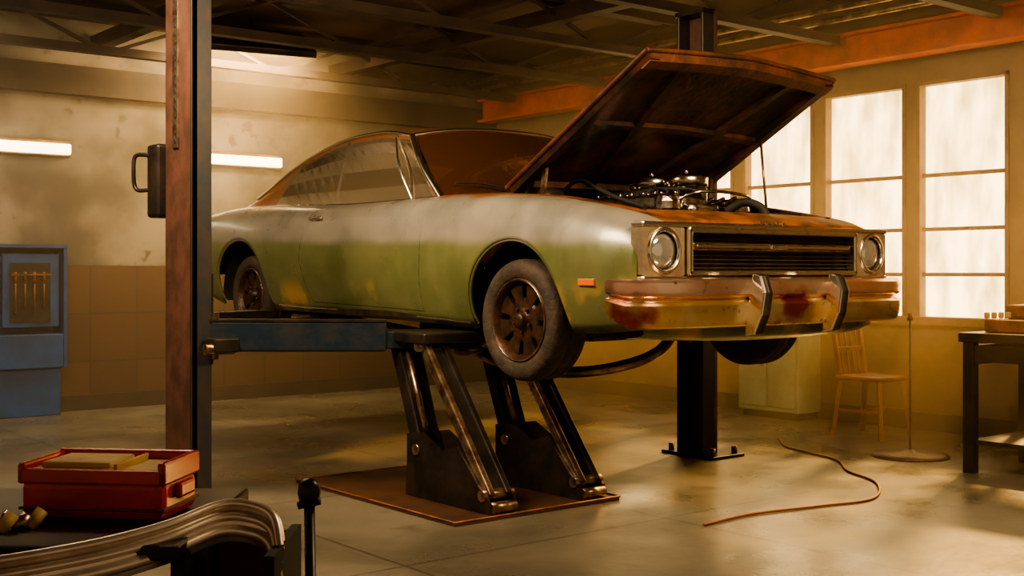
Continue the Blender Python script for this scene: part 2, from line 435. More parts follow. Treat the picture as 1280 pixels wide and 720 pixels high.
for uc, zc, r_ in arches:
    for sgn in (0, 1):
        pts = []
        for k in range(-8, 189, 7):
            a = math.radians(k); u = uc + (r_ - .004) * math.cos(a); z = zc + (r_ - .004) * math.sin(a)
            z = max(z, rocker(u) - .0); v = side_v(u, max(z, rocker(u) + .01)) + .004
            pts.append((u, v if sgn == 0 else 2 * CV - v, z))
        tube('arch_lip', pts, .010, paint, car, n=2)
        lathe('wheelhouse', [(r_ - .006, 0), (r_ - .006, .34), (.02, .34)], (uc, .07 if sgn == 0 else 2 * CV - .07, zc), black, car, sgn=1 if sgn == 0 else -1, seg=30, a0=math.radians(-8), a1=math.radians(188))
def seam(pl, nm='door_seam', r=.005, mt=black):
    pts = []
    for (u0, z0), (u1, z1) in zip(pl, pl[1:]):
        for k in range(8):
            t = k / 8; u = u0 + (u1 - u0) * t; z = z0 + (z1 - z0) * t; pts.append((u, side_v(u, z) - .0075, z))
    u, z = pl[-1]; pts.append((u, side_v(u, z) - .0075, z)); tube(nm, pts, r, mt, car, n=1, res=2)
seam([(-.95, 1.69), (-.93, 1.35), (-.98, 1.03)]); seam([(-2.32, 1.69), (-2.36, 1.35), (-2.28, 1.06)]); seam([(-2.28, 1.06), (-.98, 1.03)])
seam([(-2.75, 1.03), (-2.28, 1.015), (-.98, .99), (-.5, .975)], 'rocker_trim', .009, chrome)
bx('door_handle', (-2.28, side_v(-2.2, 1.62) - .04, 1.61), (-2.12, side_v(-2.2, 1.62) - .02, 1.635), chrome, car, .008)
bx('handle_mount', (-2.26, side_v(-2.2, 1.62) - .025, 1.60), (-2.22, side_v(-2.2, 1.62) + .02, 1.64), chrome, car, .005)
bx('side_marker', (.49, side_v(.49, 1.21) - .02, 1.193), (.60, side_v(.57, 1.21) + .01, 1.227), amber, car, .004)
bx('side_marker_far', (.515, 2 * CV - side_v(.57, 1.21) - .01, 1.195), (.63, 2 * CV - side_v(.57, 1.21) + .008, 1.225), amber, car, .004)
bx('tail_panel', (-4.35, .22, 1.24), (-4.32, 1.86, 1.69), paint, car)
bx('tail_lights', (-4.38, .35, 1.5), (-4.35, 1.73, 1.62), redlens, car, .01)
bx('rear_bumper', (-4.45, .14, 1.26), (-4.33, 1.94, 1.38), chrome, car, .03)
bx('floor_pan', (-4.1, .42, 1.01), (.8, 1.66, 1.05), dkmetal, car)
bx('rocker_inner', (-2.8, .12, .985), (-.48, .42, 1.02), dkmetal, car); bx('rocker_inner_far', (-2.8, 1.66, .985), (-.48, 1.96, 1.02), dkmetal, car)
bx('engine_crossmember', (-.1, .45, .88), (.1, 1.63, .99), dkmetal, car, .02)
bx('frame_rail', (-3.5, .5, .94), (.6, .58, .99), dkmetal, car); bx('frame_rail_far', (-3.5, 1.5, .94), (.6, 1.58, .99), dkmetal, car)
tube('exhaust_pipe', [(-.3, .5, .95), (-.5, .25, .86), (-.75, .18, .80), (-1.3, .35, .86), (-2.2, .5, .9), (-3.6, .6, .95)], .032, steel, car)
tube('exhaust_pipe_far', [(.05, 1.2, 1.0), (.1, .95, .80), (-.1, .65, .70), (-.5, .45, .70), (-1.0, .45, .80), (-2.2, 1.2, .9), (-3.6, 1.4, .95)], .032, steel, car)
bx('inner_fender', (-.44, .28, 1.0), (.66, .30, 1.575), black, car); bx('inner_fender_far', (-.44, 1.78, 1.0), (.66, 1.80, 1.575), black, car)
bx('firewall', (-.46, .3, 1.0), (-.43, 1.78, 1.68), black, car)
bx('radiator', (.60, .45, 1.02), (.66, 1.63, 1.55), dkmetal, car, .01)
bx('front_panel', (.80, .15, .99), (.83, 1.93, 1.49), dkmetal, car)
bx('engine_block', (-.25, .72, 1.05), (.45, 1.36, 1.50), dkmetal, car, .03)
for sg, v0 in ((-1, .76), (1, 1.32)):
    box('valve_cover', (.1, v0, 1.61), (.62, .17, .11), polish, car, .03, rot=Matrix.Rotation(sg * .35, 3, 'X'))
    for k in range(6): box('cover_rib_%d' % k, (-.13 + k * .09, v0, 1.67), (.02, .12, .015), polish, car, .004, rot=Matrix.Rotation(sg * .35, 3, 'X'))
    tube('exhaust_header', [(.35, v0 + sg * .1, 1.5), (.3, v0 + sg * .2, 1.48), (0, v0 + sg * .22, 1.3), (-.2, v0 + sg * .2, 1.05)], .03, rust, car)
bx('intake_manifold', (-.15, .92, 1.50), (.40, 1.16, 1.64), polish, car, .03)
for k, u in enumerate((-.03, .24)):
    bx('carburetor_%d' % k, (u - .08, .94, 1.63), (u + .08, 1.14, 1.74), polish, car, .015)
    lathe('air_cleaner_%d' % k, [(0, .075), (.03, .075), (.035, .065), (.115, .06), (.125, .05), (.125, .0), (.11, -.005), (0, -.005)], (u, 1.04, 1.74), polish, car, 'Z')
    cyl('wing_nut_%d' % k, (u, 1.04, 1.81), (u, 1.04, 1.84), .012, polish, car)
    for q_ in range(3): cyl('fuel_fitting', (u - .06 + .06 * q_, .90, 1.66), (u - .06 + .06 * q_, .90, 1.73), .014, polish, car, seg=10)
for k in range(8):
    u = -.15 + k * .08
    tube('spark_wire_%d' % k, [(.42, 1.0, 1.66), (.35 - k * .02, .9 - .01 * k, 1.72), (u, .80, 1.70), (u, .72, 1.62)], .007, black, car, res=2)
tube('radiator_hose', [(.4, 1.2, 1.6), (.48, 1.25, 1.65), (.56, 1.3, 1.62), (.6, 1.32, 1.55)], .025, black, car)
tube('fuel_line', [(.30, .85, 1.64), (.44, .95, 1.70), (.46, 1.3, 1.69), (.3, 1.5, 1.66)], .009, polish, car)
lathe('fan_pulley', [(0, .03), (.06, .03), (.09, .02), (.08, .0), (.09, -.02), (0, -.02)], (.49, 1.04, 1.45), steel, car, 'X')
box('alternator', (.40, .72, 1.62), (.12, .12, .12), polish, car, .04)
box('brake_booster', (-.32, .50, 1.66), (.14, .2, .16), dkmetal, car, .06, seg=4)
bx('battery', (.35, 1.50, 1.45), (.55, 1.70, 1.60), blackp, car, .01)
cyl('fluid_bottle', (.15, .42, 1.50), (.15, .42, 1.64), .04, dkmetal, car)
tube('loose_hose', [(-.35, .6, 1.70), (-.2, .62, 1.78), (0, .6, 1.72), (.2, .55, 1.66), (.45, .5, 1.60)], .012, black, car)

roofz = itp([(-3.6, 1.745), (-3.31, 1.84), (-3.0, 1.965), (-2.73, 2.055), (-2.4, 2.13), (-2.1, 2.165), (-1.7, 2.165), (-1.4, 2.12)])
roofv = itp([(-3.6, .24), (-3.0, .28), (-2.5, .31), (-1.9, .31), (-1.4, .30)])
BP = [(-1.00, -1.40, 0), (-1.06, -1.455, 1), (-1.30, -1.56, 2), (-1.325, -1.58, 1), (-2.20, -2.16, 2), (-2.235, -2.19, 1), (-3.02, -2.74, 0), (-3.55, -3.55, 0)]
cols = []
segm = []
for (b0, t0, m0), (b1, t1, m1) in zip(BP, BP[1:]):
    nn = 6 if abs(b1 - b0) > .3 else 2
    for k in range(nn):
        f = k / nn; cols.append((b0 + (b1 - b0) * f, t0 + (t1 - t0) * f)); segm.append(m0)
cols.append(BP[-1][:2])
RS = [0, .05, .25, .5, .72, .87, .93, 1]
for far in (0, 1):
    vs = []; fs = []; mi = []
    for b_, t_ in cols:
        zb = belt(b_) - .012; vb = .185 + kin(b_); zt = roofz(t_); vt = roofv(t_)
        for s in RS:
            u = b_ + (t_ - b_) * s; z = zb + (zt - zb) * s; v = vb + (vt - vb) * (s ** 1.25)
            vs.append((u, 2 * CV - v if far else v, z))
    k = len(RS)
    for i in range(len(cols) - 1):
        for j in range(k - 1):
            fs.append((i * k + j, (i + 1) * k + j, (i + 1) * k + j + 1, i * k + j + 1))
            m_ = segm[i]
            if m_ == 1: m_ = 2 if j in (0,) else (1 if j < 5 else (2 if j == 5 else 0))
            mi.append(m_)
    mesh('side_glass_and_pillars', vs, fs, [copper, glass, chrome], car, False, mi)
    sd = lambda v: 2 * CV - v if far else v
    tube('drip_rail', [(u, sd(roofv(u) - .006), roofz(u) + .004) for u in [-1.4 - .1 * q for q in range(21)]], .010, chrome, car, n=2)
    tube('a_pillar', [(-.995, sd(.185 + kin(-1)), belt(-1.0)), (-1.2, sd(.23), 1.92), (-1.40, sd(.30), 2.12)], .020, chrome, car)
    tube('vent_post', [(-1.31, sd(.185 + kin(-1.3)), belt(-1.3)), (-1.44, sd(.23), 1.92), (-1.57, sd(.296), 2.12)], .012, chrome, car)
    tube('belt_molding', [(u, sd(.172 + kin(u)), belt(u) + .006) for u in [-1.0 - .2 * q for q in range(14)]], .010, chrome, car, n=2)
ru = [-1.40 - .06 * i for i in range(37)]
vs = []; fs = []; mi = []
FR = [0, .04, .1, .2, .35, .5, .65, .8, .9, .96, 1]
for u in ru:
    vr = roofv(u); z0 = roofz(u)
    for f in FR:
        v = vr + (2 * CV - 2 * vr) * f; c = 2 * f - 1
        vs.append((u + (.07 * (1 - c * c) if u > -1.45 else 0), v, z0 + .07 * (1 - abs(c) ** 2.6)))
k = len(FR)
for i in range(len(ru) - 1):
    for j in range(k - 1):
        fs.append((i * k + j, (i + 1) * k + j, (i + 1) * k + j + 1, i * k + j + 1))
        um = (ru[i] + ru[i + 1]) / 2
        mi.append(1 if (-3.4 < um < -2.75 and 2 <= j <= 7) else 0)
mesh('roof_panel', vs, fs, [copper, glass], car, True, mi)
vs = []; fs = []
nv = 24; nh = 6
for i in range(nv + 1):
    f = i / nv; c = 2 * f - 1
    vb = .185 + .055 + (2 * CV - 2 * (.24)) * f; ub = -1.0 + .17 * (1 - c * c); zb = top_z(ub, vb) - .01
    vt = .30 + (2 * CV - .6) * f; ut = -1.40 + .07 * (1 - c * c); zt = 2.12 + .07 * (1 - abs(c) ** 2.6)
    for j in range(nh + 1):
        s = j / nh; vs.append((ub + (ut - ub) * s + .02 * math.sin(math.pi * s), vb + (vt - vb) * s, zb + (zt - zb) * s))
for i in range(nv):
    for j in range(nh): a = i * (nh + 1) + j; fs.append((a, a + nh + 1, a + nh + 2, a + 1))
mesh('windshield', vs, fs, glass, car, True)
tube('windshield_top_trim', [vs[i * (nh + 1) + nh] for i in range(nv + 1)], .014, chrome, car, n=2)
tube('windshield_base_trim', [vs[i * (nh + 1)] for i in range(nv + 1)], .012, chrome, car, n=2)
for v0 in (.75, 1.25): tube('wiper', [(-.82, v0, 1.745), (-.93, v0 - .25, 1.80), (-.98, v0 - .42, 1.80)], .006, black, car)
bx('dashboard', (-1.25, .30, 1.50), (-.98, 1.78, 1.70), seatm, car, .04)
for v0 in (.62, 1.46):
    box('front_seat', (-1.95, v0, 1.40), (.5, .52, .2), seatm, car, .06)
    box('front_seatback', (-2.22, v0, 1.62), (.14, .52, .55), seatm, car, .05, rot=Matrix.Rotation(-.25, 3, 'Y'))
box('rear_seat', (-2.95, CV, 1.5), (.2, 1.3, .5), seatm, car, .06, rot=Matrix.Rotation(-.4, 3, 'Y'))
tube('steering_wheel', [(-1.48 + .08 * math.sin(a), 1.46 + .18 * math.cos(a), 1.72 + .165 * math.sin(a)) for a in [i * math.pi / 8 for i in range(16)]], .012, black, car, cyc=True, n=3)

# hood
th = math.radians(29.3); hd = Vector((math.cos(th), 0, math.sin(th))); hn = Vector((-math.sin(th), 0, math.cos(th)))
H0 = Vector((-.42, 0, 1.725))
def hp(s, v, off):
    c = (v - CV) / .76; L_ = 1.275 + .045 * (1 - abs(c) ** 1.1)
    p = H0 + hd * (s * L_) + hn * (off + .014 * (1 - c * c)); return Vector((p.x, v, p.z))
vs = []; fs = []; mi = []
A, B_ = 16, 20
for off in (0, .030):
    for i in range(A + 1):
        for j in range(B_ + 1): vs.append(hp(i / A, .28 + 1.52 * j / B_, off))
q = (A + 1) * (B_ + 1)
for i in range(A):
    for j in range(B_):
        a = i * (B_ + 1) + j
        fs.append((a, a + B_ + 1, a + B_ + 2, a + 1)); mi.append(0)
        fs.append((q + a, q + a + 1, q + a + B_ + 2, q + a + B_ + 1)); mi.append(1)
def edge(a, b): fs.append((a, b, b + q, a + q)); mi.append(2)
for j in range(B_): edge(j, j + 1); edge(A * (B_ + 1) + j, A * (B_ + 1) + j + 1)
for i in range(A): edge(i * (B_ + 1), (i + 1) * (B_ + 1)); edge(i * (B_ + 1) + B_, (i + 1) * (B_ + 1) + B_)
mesh('hood', vs, fs, [hoodrust, copper, liprust], car, False, mi)
def strip(nm, a, b, w, h, m=hoodrust, n_=10):
    vs = []; fs = []
    A0 = hp(a[0], a[1], 0); B0 = hp(b[0], b[1], 0); d = (B0 - A0).normalized(); sdv = d.cross(hn).normalized()
    for t in range(n_ + 1):
        s = a[0] + (b[0] - a[0]) * t / n_; v = a[1] + (b[1] - a[1]) * t / n_; p = hp(s, v, 0)
        for x_, y_ in ((-w / 2, .004), (-w * .3, -h), (w * .3, -h), (w / 2, .004)): vs.append(p + sdv * x_ + hn * y_)
    for t in range(n_):
        for j in range(3): fs.append((t * 4 + j, (t + 1) * 4 + j, (t + 1) * 4 + j + 1, t * 4 + j + 1))
    fs += [(0, 1, 2, 3), tuple(n_ * 4 + j for j in range(4))]
    mesh(nm, vs, fs, m, car)
strip('rib_near', (.01, .33), (.99, .33), .10, .03); strip('rib_far', (.01, 1.75), (.99, 1.75), .10, .03)
strip('rib_cowl', (.04, .30), (.04, 1.78), .10, .03); strip('rib_front', (.955, .30), (.955, 1.78), .11, .035, liprust)
strip('rib_diag_a', (.05, .85), (.93, .60), .08, .022); strip('rib_diag_b', (.05, 1.23), (.93, 1.48), .08, .022); strip('rib_mid', (.52, .35), (.52, 1.74), .07, .02)
tube('hood_lip', [hp(1, .28 + 1.52 * j / 24, .014) for j in range(25)], .014, liprust, car, n=1)
tube('hood_edge', [hp(j / 8, .28, .014) for j in range(9)], .014, liprust, car, n=2)
tube('hood_edge_far', [hp(j / 8, 1.80, .014) for j in range(9)], .014, liprust, car, n=2)
for v0 in (.36, 1.72):
    beam('hood_hinge', (-.40, v0, 1.60), hp(.10, v0, 0), .03, .05, blackp, car)
    beam('hood_hinge_b', (-.22, v0, 1.60), hp(.22, v0, 0), .02, .03, steel, car)
cyl('hood_prop', (.25, 1.74, 1.60), hp(.55, 1.74, -.02), .008, steel, car)

# nose
bx('nose_top_bar', (.80, .05, 1.478), (.885, 2.03, 1.502), chrome, car, .008)
bx('nose_low_bar', (.80, .05, 1.215), (.885, 2.03, 1.24), chrome, car, .008)
nosem = M('nose_grey_paint', (.26, .19, .13), (.40, .31, .21), 8, .35, .6)
for v0 in (.20, 1.88):
    vs = []; fs = []; K = 48
    for i in range(K):
        a = i * 2 * math.pi / K; ca, sa = math.cos(a), math.sin(a)
        m_ = 1 / max(abs(ca) / .145, abs(sa) / .125)
        vs.append((.875, v0 + ca * m_, 1.36 + sa * m_)); vs.append((.878, v0 + ca * .108, 1.362 + sa * .108)); vs.append((.845, v0 + ca * .098, 1.362 + sa * .098))
        vs.append((.80, v0 + ca * m_, 1.36 + sa * m_))
    for i in range(K):
        j = (i + 1) % K
        fs += [(i * 4, j * 4, j * 4 + 1, i * 4 + 1), (i * 4 + 1, j * 4 + 1, j * 4 + 2, i * 4 + 2), (i * 4 + 3, j * 4 + 3, j * 4, i * 4)]
    mesh('headlight_housing', vs, fs, nosem, car)
    torus('headlight_ring', (.880, v0, 1.362), .103, .012, chrome, car, 'X')
    lathe('headlight_bowl', [(.10, .0), (.085, .01), (.083, .018), (.06, .028), (.03, .034), (0.0001, .036)], (.85, v0, 1.362), lens, car, 'X')
    torus('headlight_inner_ring', (.862, v0, 1.362), .087, .006, blackp, car, 'X')
bx('grille_back', (.805, .345, 1.24), (.81, 1.735, 1.48), black, car)
for z in (1.254, 1.466): bx('grille_frame_h', (.84, .36, z - .014), (.900, 1.72, z + .014), chrome, car, .006)
for v0 in (.368, 1.712): bx('grille_frame_v', (.84, v0 - .014, 1.245), (.900, v0 + .014, 1.475), chrome, car, .006)
for k in range(9):
    z = 1.278 + k * .0205
    bx('grille_slat_%d' % k, (.83, .38, z), (.850, 1.70, z + .006), dkmetal, car)
bx('grille_bar', (.84, .40, 1.366), (.885, 1.68, 1.402), guardm, car, .006)
bx('grille_bar_trim', (.884, .42, 1.380), (.893, 1.66, 1.396), chrome, car, .003)
bx('grille_emblem', (.885, .98, 1.375), (.900, 1.10, 1.400), chrome, car, .004)
for k in range(5):
    box('hood_letter_%d' % k, (.85, .95 + k * .045, 1.512), (.006, .02, .016), chrome, car)
hp_ = cat([(.735, -.028, 0), (.84, -.024, 0), (.915, .015, 0), (.955, .12, 0), (.985, .35, 0), (1.0, .7, 0), (1.005, CV, 0)], 6)
full = hp_ + [Vector((p.x, 2 * CV - p.y, 0)) for p in reversed(hp_[:-1])]
BPF = [(-.07, 1.222), (0, 1.226), (.014, 1.222), (.026, 1.208), (.030, 1.18), (.026, 1.150), (.018, 1.140), (.000, 1.132), (.000, 1.120), (.020, 1.112), (.028, 1.10), (.020, 1.03), (.008, .998), (-.015, .988), (-.07, .988)]
vs = []; fs = []
for i, p in enumerate(full):
    a = full[max(0, i - 1)]; b = full[min(len(full) - 1, i + 1)]; t = (b - a).normalized(); nrm = Vector((t.y, -t.x, 0))
    e = min(1, min(i, len(full) - 1 - i) / 7.0); zs = .80 + .20 * e
    for d_, z in BPF: vs.append((p.x + nrm.x * d_, p.y + nrm.y * d_, 1.226 + (z - 1.226) * zs))
k = len(BPF)
for i in range(len(full) - 1):
    for j in range(k - 1): fs.append((i * k + j, (i + 1) * k + j, (i + 1) * k + j + 1, i * k + j + 1))
fs.append(tuple(range(k))); fs.append(tuple((len(full) - 1) * k + j for j in range(k)))
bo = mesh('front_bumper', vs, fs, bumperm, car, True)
try:
    bpy.context.view_layer.objects.active = bo; bo.select_set(True)
    bpy.ops.object.shade_smooth_by_angle(angle=math.radians(28)); bo.select_set(False)
except Exception: pass
for v0 in (.69, 1.31):
    for nm, sx, m_ in (('bumper_guard', .068, chrome), ('guard_pad', .040, blackp)):
        o = 0 if nm == 'bumper_guard' else .012
        pts = [(1.01 + o, 1.255), (1.06 + o, 1.245), (1.105 + o, 1.16), (1.105 + o, 1.05), (1.075 + o, .955), (1.01 + o, .945)]
        vs = [(u, v0 - sx / 2 + (z - 1.1) * .22, z) for u, z in pts] + [(u, v0 + sx / 2 + (z - 1.1) * .22, z) for u, z in pts]
        k = len(pts); fs = [tuple(range(k)), tuple(range(2 * k - 1, k - 1, -1))] + [(i, i + k, (i + 1) % k + k, (i + 1) % k) for i in range(k)]
        g = mesh(nm, vs, fs, m_, car)
        bv = g.modifiers.new('b', 'BEVEL'); bv.width = .008; bv.segments = 2
vs = []; fs = []
for i in range(21):
    v = .12 + 1.84 * i / 20; c = (v - CV) / .92
    u = .93 - .12 * abs(c) ** 4
    vs += [(u, v, 1.0), (u + .01, v, .96), (u - .03, v, .915 + .03 * c * c), (u - .12, v, .905 + .03 * c * c)]
for i in range(20):
    for j in range(3): fs.append((i * 4 + j, (i + 1) * 4 + j, (i + 1) * 4 + j + 1, i * 4 + j + 1))
mesh('front_valance', vs, fs, paint, car, True)

def wheel(uc, v0, zc, s, R=.315):
    w = car; q = R / .31
    lathe('tire', [(a * q, b) for a, b in [(.208, .03), (.211, .012), (.222, .002), (.25, -.008), (.285, -.002), (.300, .012), (.308, .030), (.31, .05), (.31, .09), (.303, .094), (.303, .10), (.31, .104), (.31, .15), (.303, .154), (.303, .16), (.31, .164), (.308, .19), (.298, .215), (.27, .225), (.2, .215)]], (uc, v0, zc), tire, w, sgn=s, seg=64)
    lathe('rim', [(a * q, b) for a, b in [(.214, .010), (.206, .000), (.198, .004), (.192, .02), (.182, .03), (.178, .06), (.170, .12), (.0, .125)]], (uc, v0, zc), rimm, w, sgn=s, seg=48)
    lathe('hub', [(0, -.0), (.03, .0), (.040, .01), (.044, .03), (.07, .04), (.09, .040), (.12, .045), (.125, .08), (0.0, .08)], (uc, v0, zc), rimm, w, sgn=s, seg=32)
    for k in range(8):
        a = k * 2 * math.pi / 8 + .3; ca, sa = math.cos(a), math.sin(a)
        vs = []
        for r_, hw, y in ((.06, .022, .042), (.12, .034, .040), (.187, .058, .034)):
            for e in (-1, 1):
                for yy in (y, y + .03):
                    vs.append((uc + (r_ * ca - e * hw * sa) * q, v0 + s * yy, zc + (r_ * sa + e * hw * ca) * q))
        fs = []
        for b0 in (0, 4): fs += [(b0, b0 + 2, b0 + 6, b0 + 4), (b0 + 1, b0 + 5, b0 + 7, b0 + 3), (b0, b0 + 4, b0 + 5, b0 + 1), (b0 + 2, b0 + 3, b0 + 7, b0 + 6)]
        mesh('rim_web', vs, fs, rimm, w)
    for k in range(5):
        a2 = k * 2 * math.pi / 5 + .9; cyl('lug_nut', (uc + .066 * math.cos(a2), v0 + s * .02, zc + .066 * math.sin(a2)), (uc + .066 * math.cos(a2), v0 + s * .05, zc + .066 * math.sin(a2)), .009, rimm, w, seg=6)
    torus('rim_bead', (uc, v0 + s * .004, zc), .206 * q, .004, steel, w, 'Y')
wheel(-.03, .035, 1.005, 1, .325); wheel(-.03, 2 * CV - .035, 1.005, -1, .325)
wheel(RW, .09, 1.09, 1, .295); wheel(RW, 2 * CV - .09, 1.09, -1, .295)
cyl('front_axle', (-.03, .25, 1.005), (-.03, 1.83, 1.005), .03, dkmetal, car); cyl('rear_axle', (RW, .30, 1.09), (RW, 1.78, 1.09), .05, dkmetal, car)

# ------------------------------------------------------------------ TWO POST LIFT
PV = -1.20
lift = empty('two_post_car_lift', (-1.5, PV, 0))
def post(u, v, w, d, s, nm):
    bx(nm + '_web', (u - w / 2, v - .02, .02), (u + w / 2, v + .02, 3.03), postm, lift, .006)
    bx(nm + '_flange_a', (u + w / 2 - .02, v - .02, .02), (u + w / 2, v + d * s, 3.03), postdk, lift, .004)
    bx(nm + '_flange_b', (u - w / 2, v - .02, .02), (u - w / 2 + .02, v + d * s, 3.03), postdk, lift, .004)
    bx(nm + '_carriage', (u - w / 2 + .025, v + .025 * s, .75), (u + w / 2 - .025, v + (d + .02) * s, 1.25), blackp, lift)
    bx(nm + '_baseplate', (u - w / 2 - .12, v - .16, 0), (u + w / 2 + .12, v + .16, .02), blackp, lift, .004)
    for a in (-1, 1):
        for b in (-1, 1): cyl(nm + '_bolt', (u + a * (w / 2 + .07), v + b * .11, .02), (u + a * (w / 2 + .07), v + b * .11, .07), .02, steel, lift, seg=6)
    bx(nm + '_cap', (u - w / 2 - .01, v - .03, 3.02), (u + w / 2 + .01, v + d * s + .01 * s, 3.05), blackp, lift)
post(-1.48, PV, .35, .10, 1, 'post')
post(-.74, 2.27, .24, .13, -1, 'far_post')
bx('strip', (-1.535, PV - .030, 1.95), (-1.465, PV - .02, 3.0), steel, lift, .002)
for k in range(22): cyl('strip_hole_%d' % k, (-1.50, PV - .033, 1.99 + k * .046), (-1.50, PV - .028, 1.99 + k * .046), .014, black, lift, seg=12)
bx('control_box', (-1.81, PV - .07, 1.57), (-1.66, PV + .11, 1.99), blackp, lift, .02)
tube('control_handle', [(-1.78, PV - .06, 1.93), (-1.86, PV - .11, 1.93), (-1.87, PV - .12, 1.85), (-1.86, PV - .11, 1.74), (-1.78, PV - .06, 1.73)], .012, blackp, lift)
def arm(p0, p1, f, nm, m_):
    p0 = Vector(p0); p1 = Vector(p1); mid = p0.lerp(p1, f)
    beam(nm + '_outer', p0, mid + Vector((0, 0, 0)), .13, .17, m_, lift, bev=.012)
    beam(nm + '_inner', p0.lerp(p1, f - .1) + Vector((0, 0, -.02)), p1 + Vector((0, 0, -.02)), .10, .10, m_, lift, bev=.008)
    beam(nm + '_edge', p0 + Vector((0, 0, .088)), mid + Vector((0, 0, .088)), .14, .012, blackp, lift)
    cyl(nm + '_pin', p0 + Vector((0, 0, -.13)), p0 + Vector((0, 0, .13)), .045, steel, lift)
    cyl(nm + '_pad_stem', p1 + Vector((0, 0, -.04)), p1 + Vector((0, 0, .07)), .03, steel, lift)
    cyl(nm + '_pad', p1 + Vector((0, 0, .05)), p1 + Vector((0, 0, .075)), .06, blackp, lift)
arm((-1.36, -1.08, .905), (-.55, .26, .89), .62, 'arm', bluearm)
arm((-1.62, -1.06, .93), (-2.45, .26, .92), .5, 'rear_arm', blackp)
arm((-.72, 2.16, .905), (-.68, 1.80, .89), .5, 'far_arm', bluearm)
arm((-.80, 2.16, .92), (-2.3, 1.80, .91), .5, 'far_rear_arm', blackp)
bx('latch', (-1.28, -1.15, .82), (-1.16, -1.0, .90), blackp, lift, .01); cyl('latch_bolt', (-1.20, -1.19, .84), (-1.20, -1.02, .84), .03, steel, lift)

# ------------------------------------------------------------------ FLOOR LIFT
sc = empty('floor_lift_stand', (-.7, .1, 0))
bx('base_plate', (-1.50, -.47, 0), (.10, .66, .018), platem, sc, .003)
tube('plate_rim', [(-1.5, -.47, .02), (.10, -.47, .02), (.10, .66, .02), (-1.5, .66, .02)], .006, rust, sc, cyc=True, n=1)
for v0 in (-.13, .50):
    for dv in (-.085, .085):
        pts = [(-.70, .02), (.06, .02), (.05, .09), (-.04, .16), (-.22, .34), (-.36, .30), (-.54, .38), (-.68, .36)]
        k = len(pts)
        vs = [(u, v0 + dv - .008, z) for u, z in pts] + [(u, v0 + dv + .008, z) for u, z in pts]
        fs = [tuple(range(k)), tuple(range(2 * k - 1, k - 1, -1))] + [(i, i + k, (i + 1) % k + k, (i + 1) % k) for i in range(k)]
        mesh('gusset', vs, fs, blackp, sc)
    bx('gusset_back', (-.70, v0 - .085, .02), (-.68, v0 + .085, .36), blackp, sc)
    bx('gusset_fill', (-.66, v0 - .08, .02), (-.20, v0 + .08, .12), blackp, sc)
    beam('main_arm', (.02, v0 - .055, .10), (-.58, v0 - .055, .875), .040, .06, steel, sc, bev=.008)
    beam('main_arm_b', (.02, v0 + .055, .10), (-.58, v0 + .055, .875), .040, .06, blackp, sc, bev=.008)
    beam('main_arm_core', (.0, v0, .11), (-.58, v0, .86), .07, .04, blackp, sc)
    beam('rear_strut', (-.60, v0, .24), (-.86, v0, .88), .15, .09, blackp, sc, bev=.01)
    cyl('strut_rod', (-.56, v0 - .03, .30), (-.78, v0 - .03, .84), .018, steel, sc)
    for p_ in ((.0, .11), (-.58, .85), (-.60, .28)): cyl('pivot', (p_[0], v0 - .10, p_[1]), (p_[0], v0 + .10, p_[1]), .030, steel, sc)
    cyl('foot_roller', (.05, v0 - .08, .05), (.05, v0 + .08, .05), .032, steel, sc)
bx('top_beam', (-.98, -.24, .865), (-.50, .64, .925), blackp, sc, .01)
bx('top_rail', (-1.5, .42, .87), (-.5, .60, .938), blackp, sc, .01)

# ------------------------------------------------------------------ BLUE TOOL CABINET
tc_ = empty('blue_tool_cabinet', (UB + .2, -1.08, 0))
u0 = UB + .03; u1 = UB + .30; dd = -.05
bx('back', (u0, -1.75 + dd, .42), (u0 + .02, -.33 + dd, 1.50), bluecab, tc_)
bx('side_a', (u0, -1.77 + dd, .42), (u1, -1.74 + dd, 1.50), bluecab, tc_); bx('side_b', (u0, -.35 + dd, .42), (u1, -.32 + dd, 1.50), bluecab, tc_)
bx('top', (u0, -1.77 + dd, 1.47), (u1 + .01, -.32 + dd, 1.50), bluecab, tc_); bx('lower_door', (u0, -1.74 + dd, .42), (u1, -.35 + dd, .72), bluecab, tc_, .01)
bx('pegboard', (u1 - .06, -.86 + dd, .78), (u1 - .03, -.38 + dd, 1.42), bluecab, tc_, .006)
bx('panel_dark', (u1 - .03, -.80 + dd, .82), (u1 - .02, -.46 + dd, 1.34), blackp, tc_)
bx('panel_left', (u1 - .06, -1.74 + dd, .74), (u1 - .03, -.92 + dd, 1.45), bluecab, tc_, .006)
for k in range(4):
    v = -.76 + k * .08 + dd
    cyl('tool_shaft_%d' % k, (u1 - .005, v, .90 + .04 * (k % 2)), (u1 - .005, v, 1.22), .008, rust, tc_)
    cyl('tool_handle_%d' % k, (u1 - .005, v, 1.16), (u1 - .005, v, 1.26), .012, rust if k % 2 else hosem, tc_)
bx('tool_rack', (u1 - .02, -.80 + dd, 1.23), (u1 + .015, -.46 + dd, 1.245), rust, tc_)
for k in range(4): cyl('hanging_wrench_%d' % k, (u1 - .01, -1.3 + k * .1 + dd, .95), (u1 - .01, -1.3 + k * .1 + dd, 1.25), .012, hosem if k % 2 else steel, tc_)
bx('base_cabinet', (u0, -1.75 + dd, 0), (u1 - .05, -.36 + dd, .42), bluecab, tc_, .01)

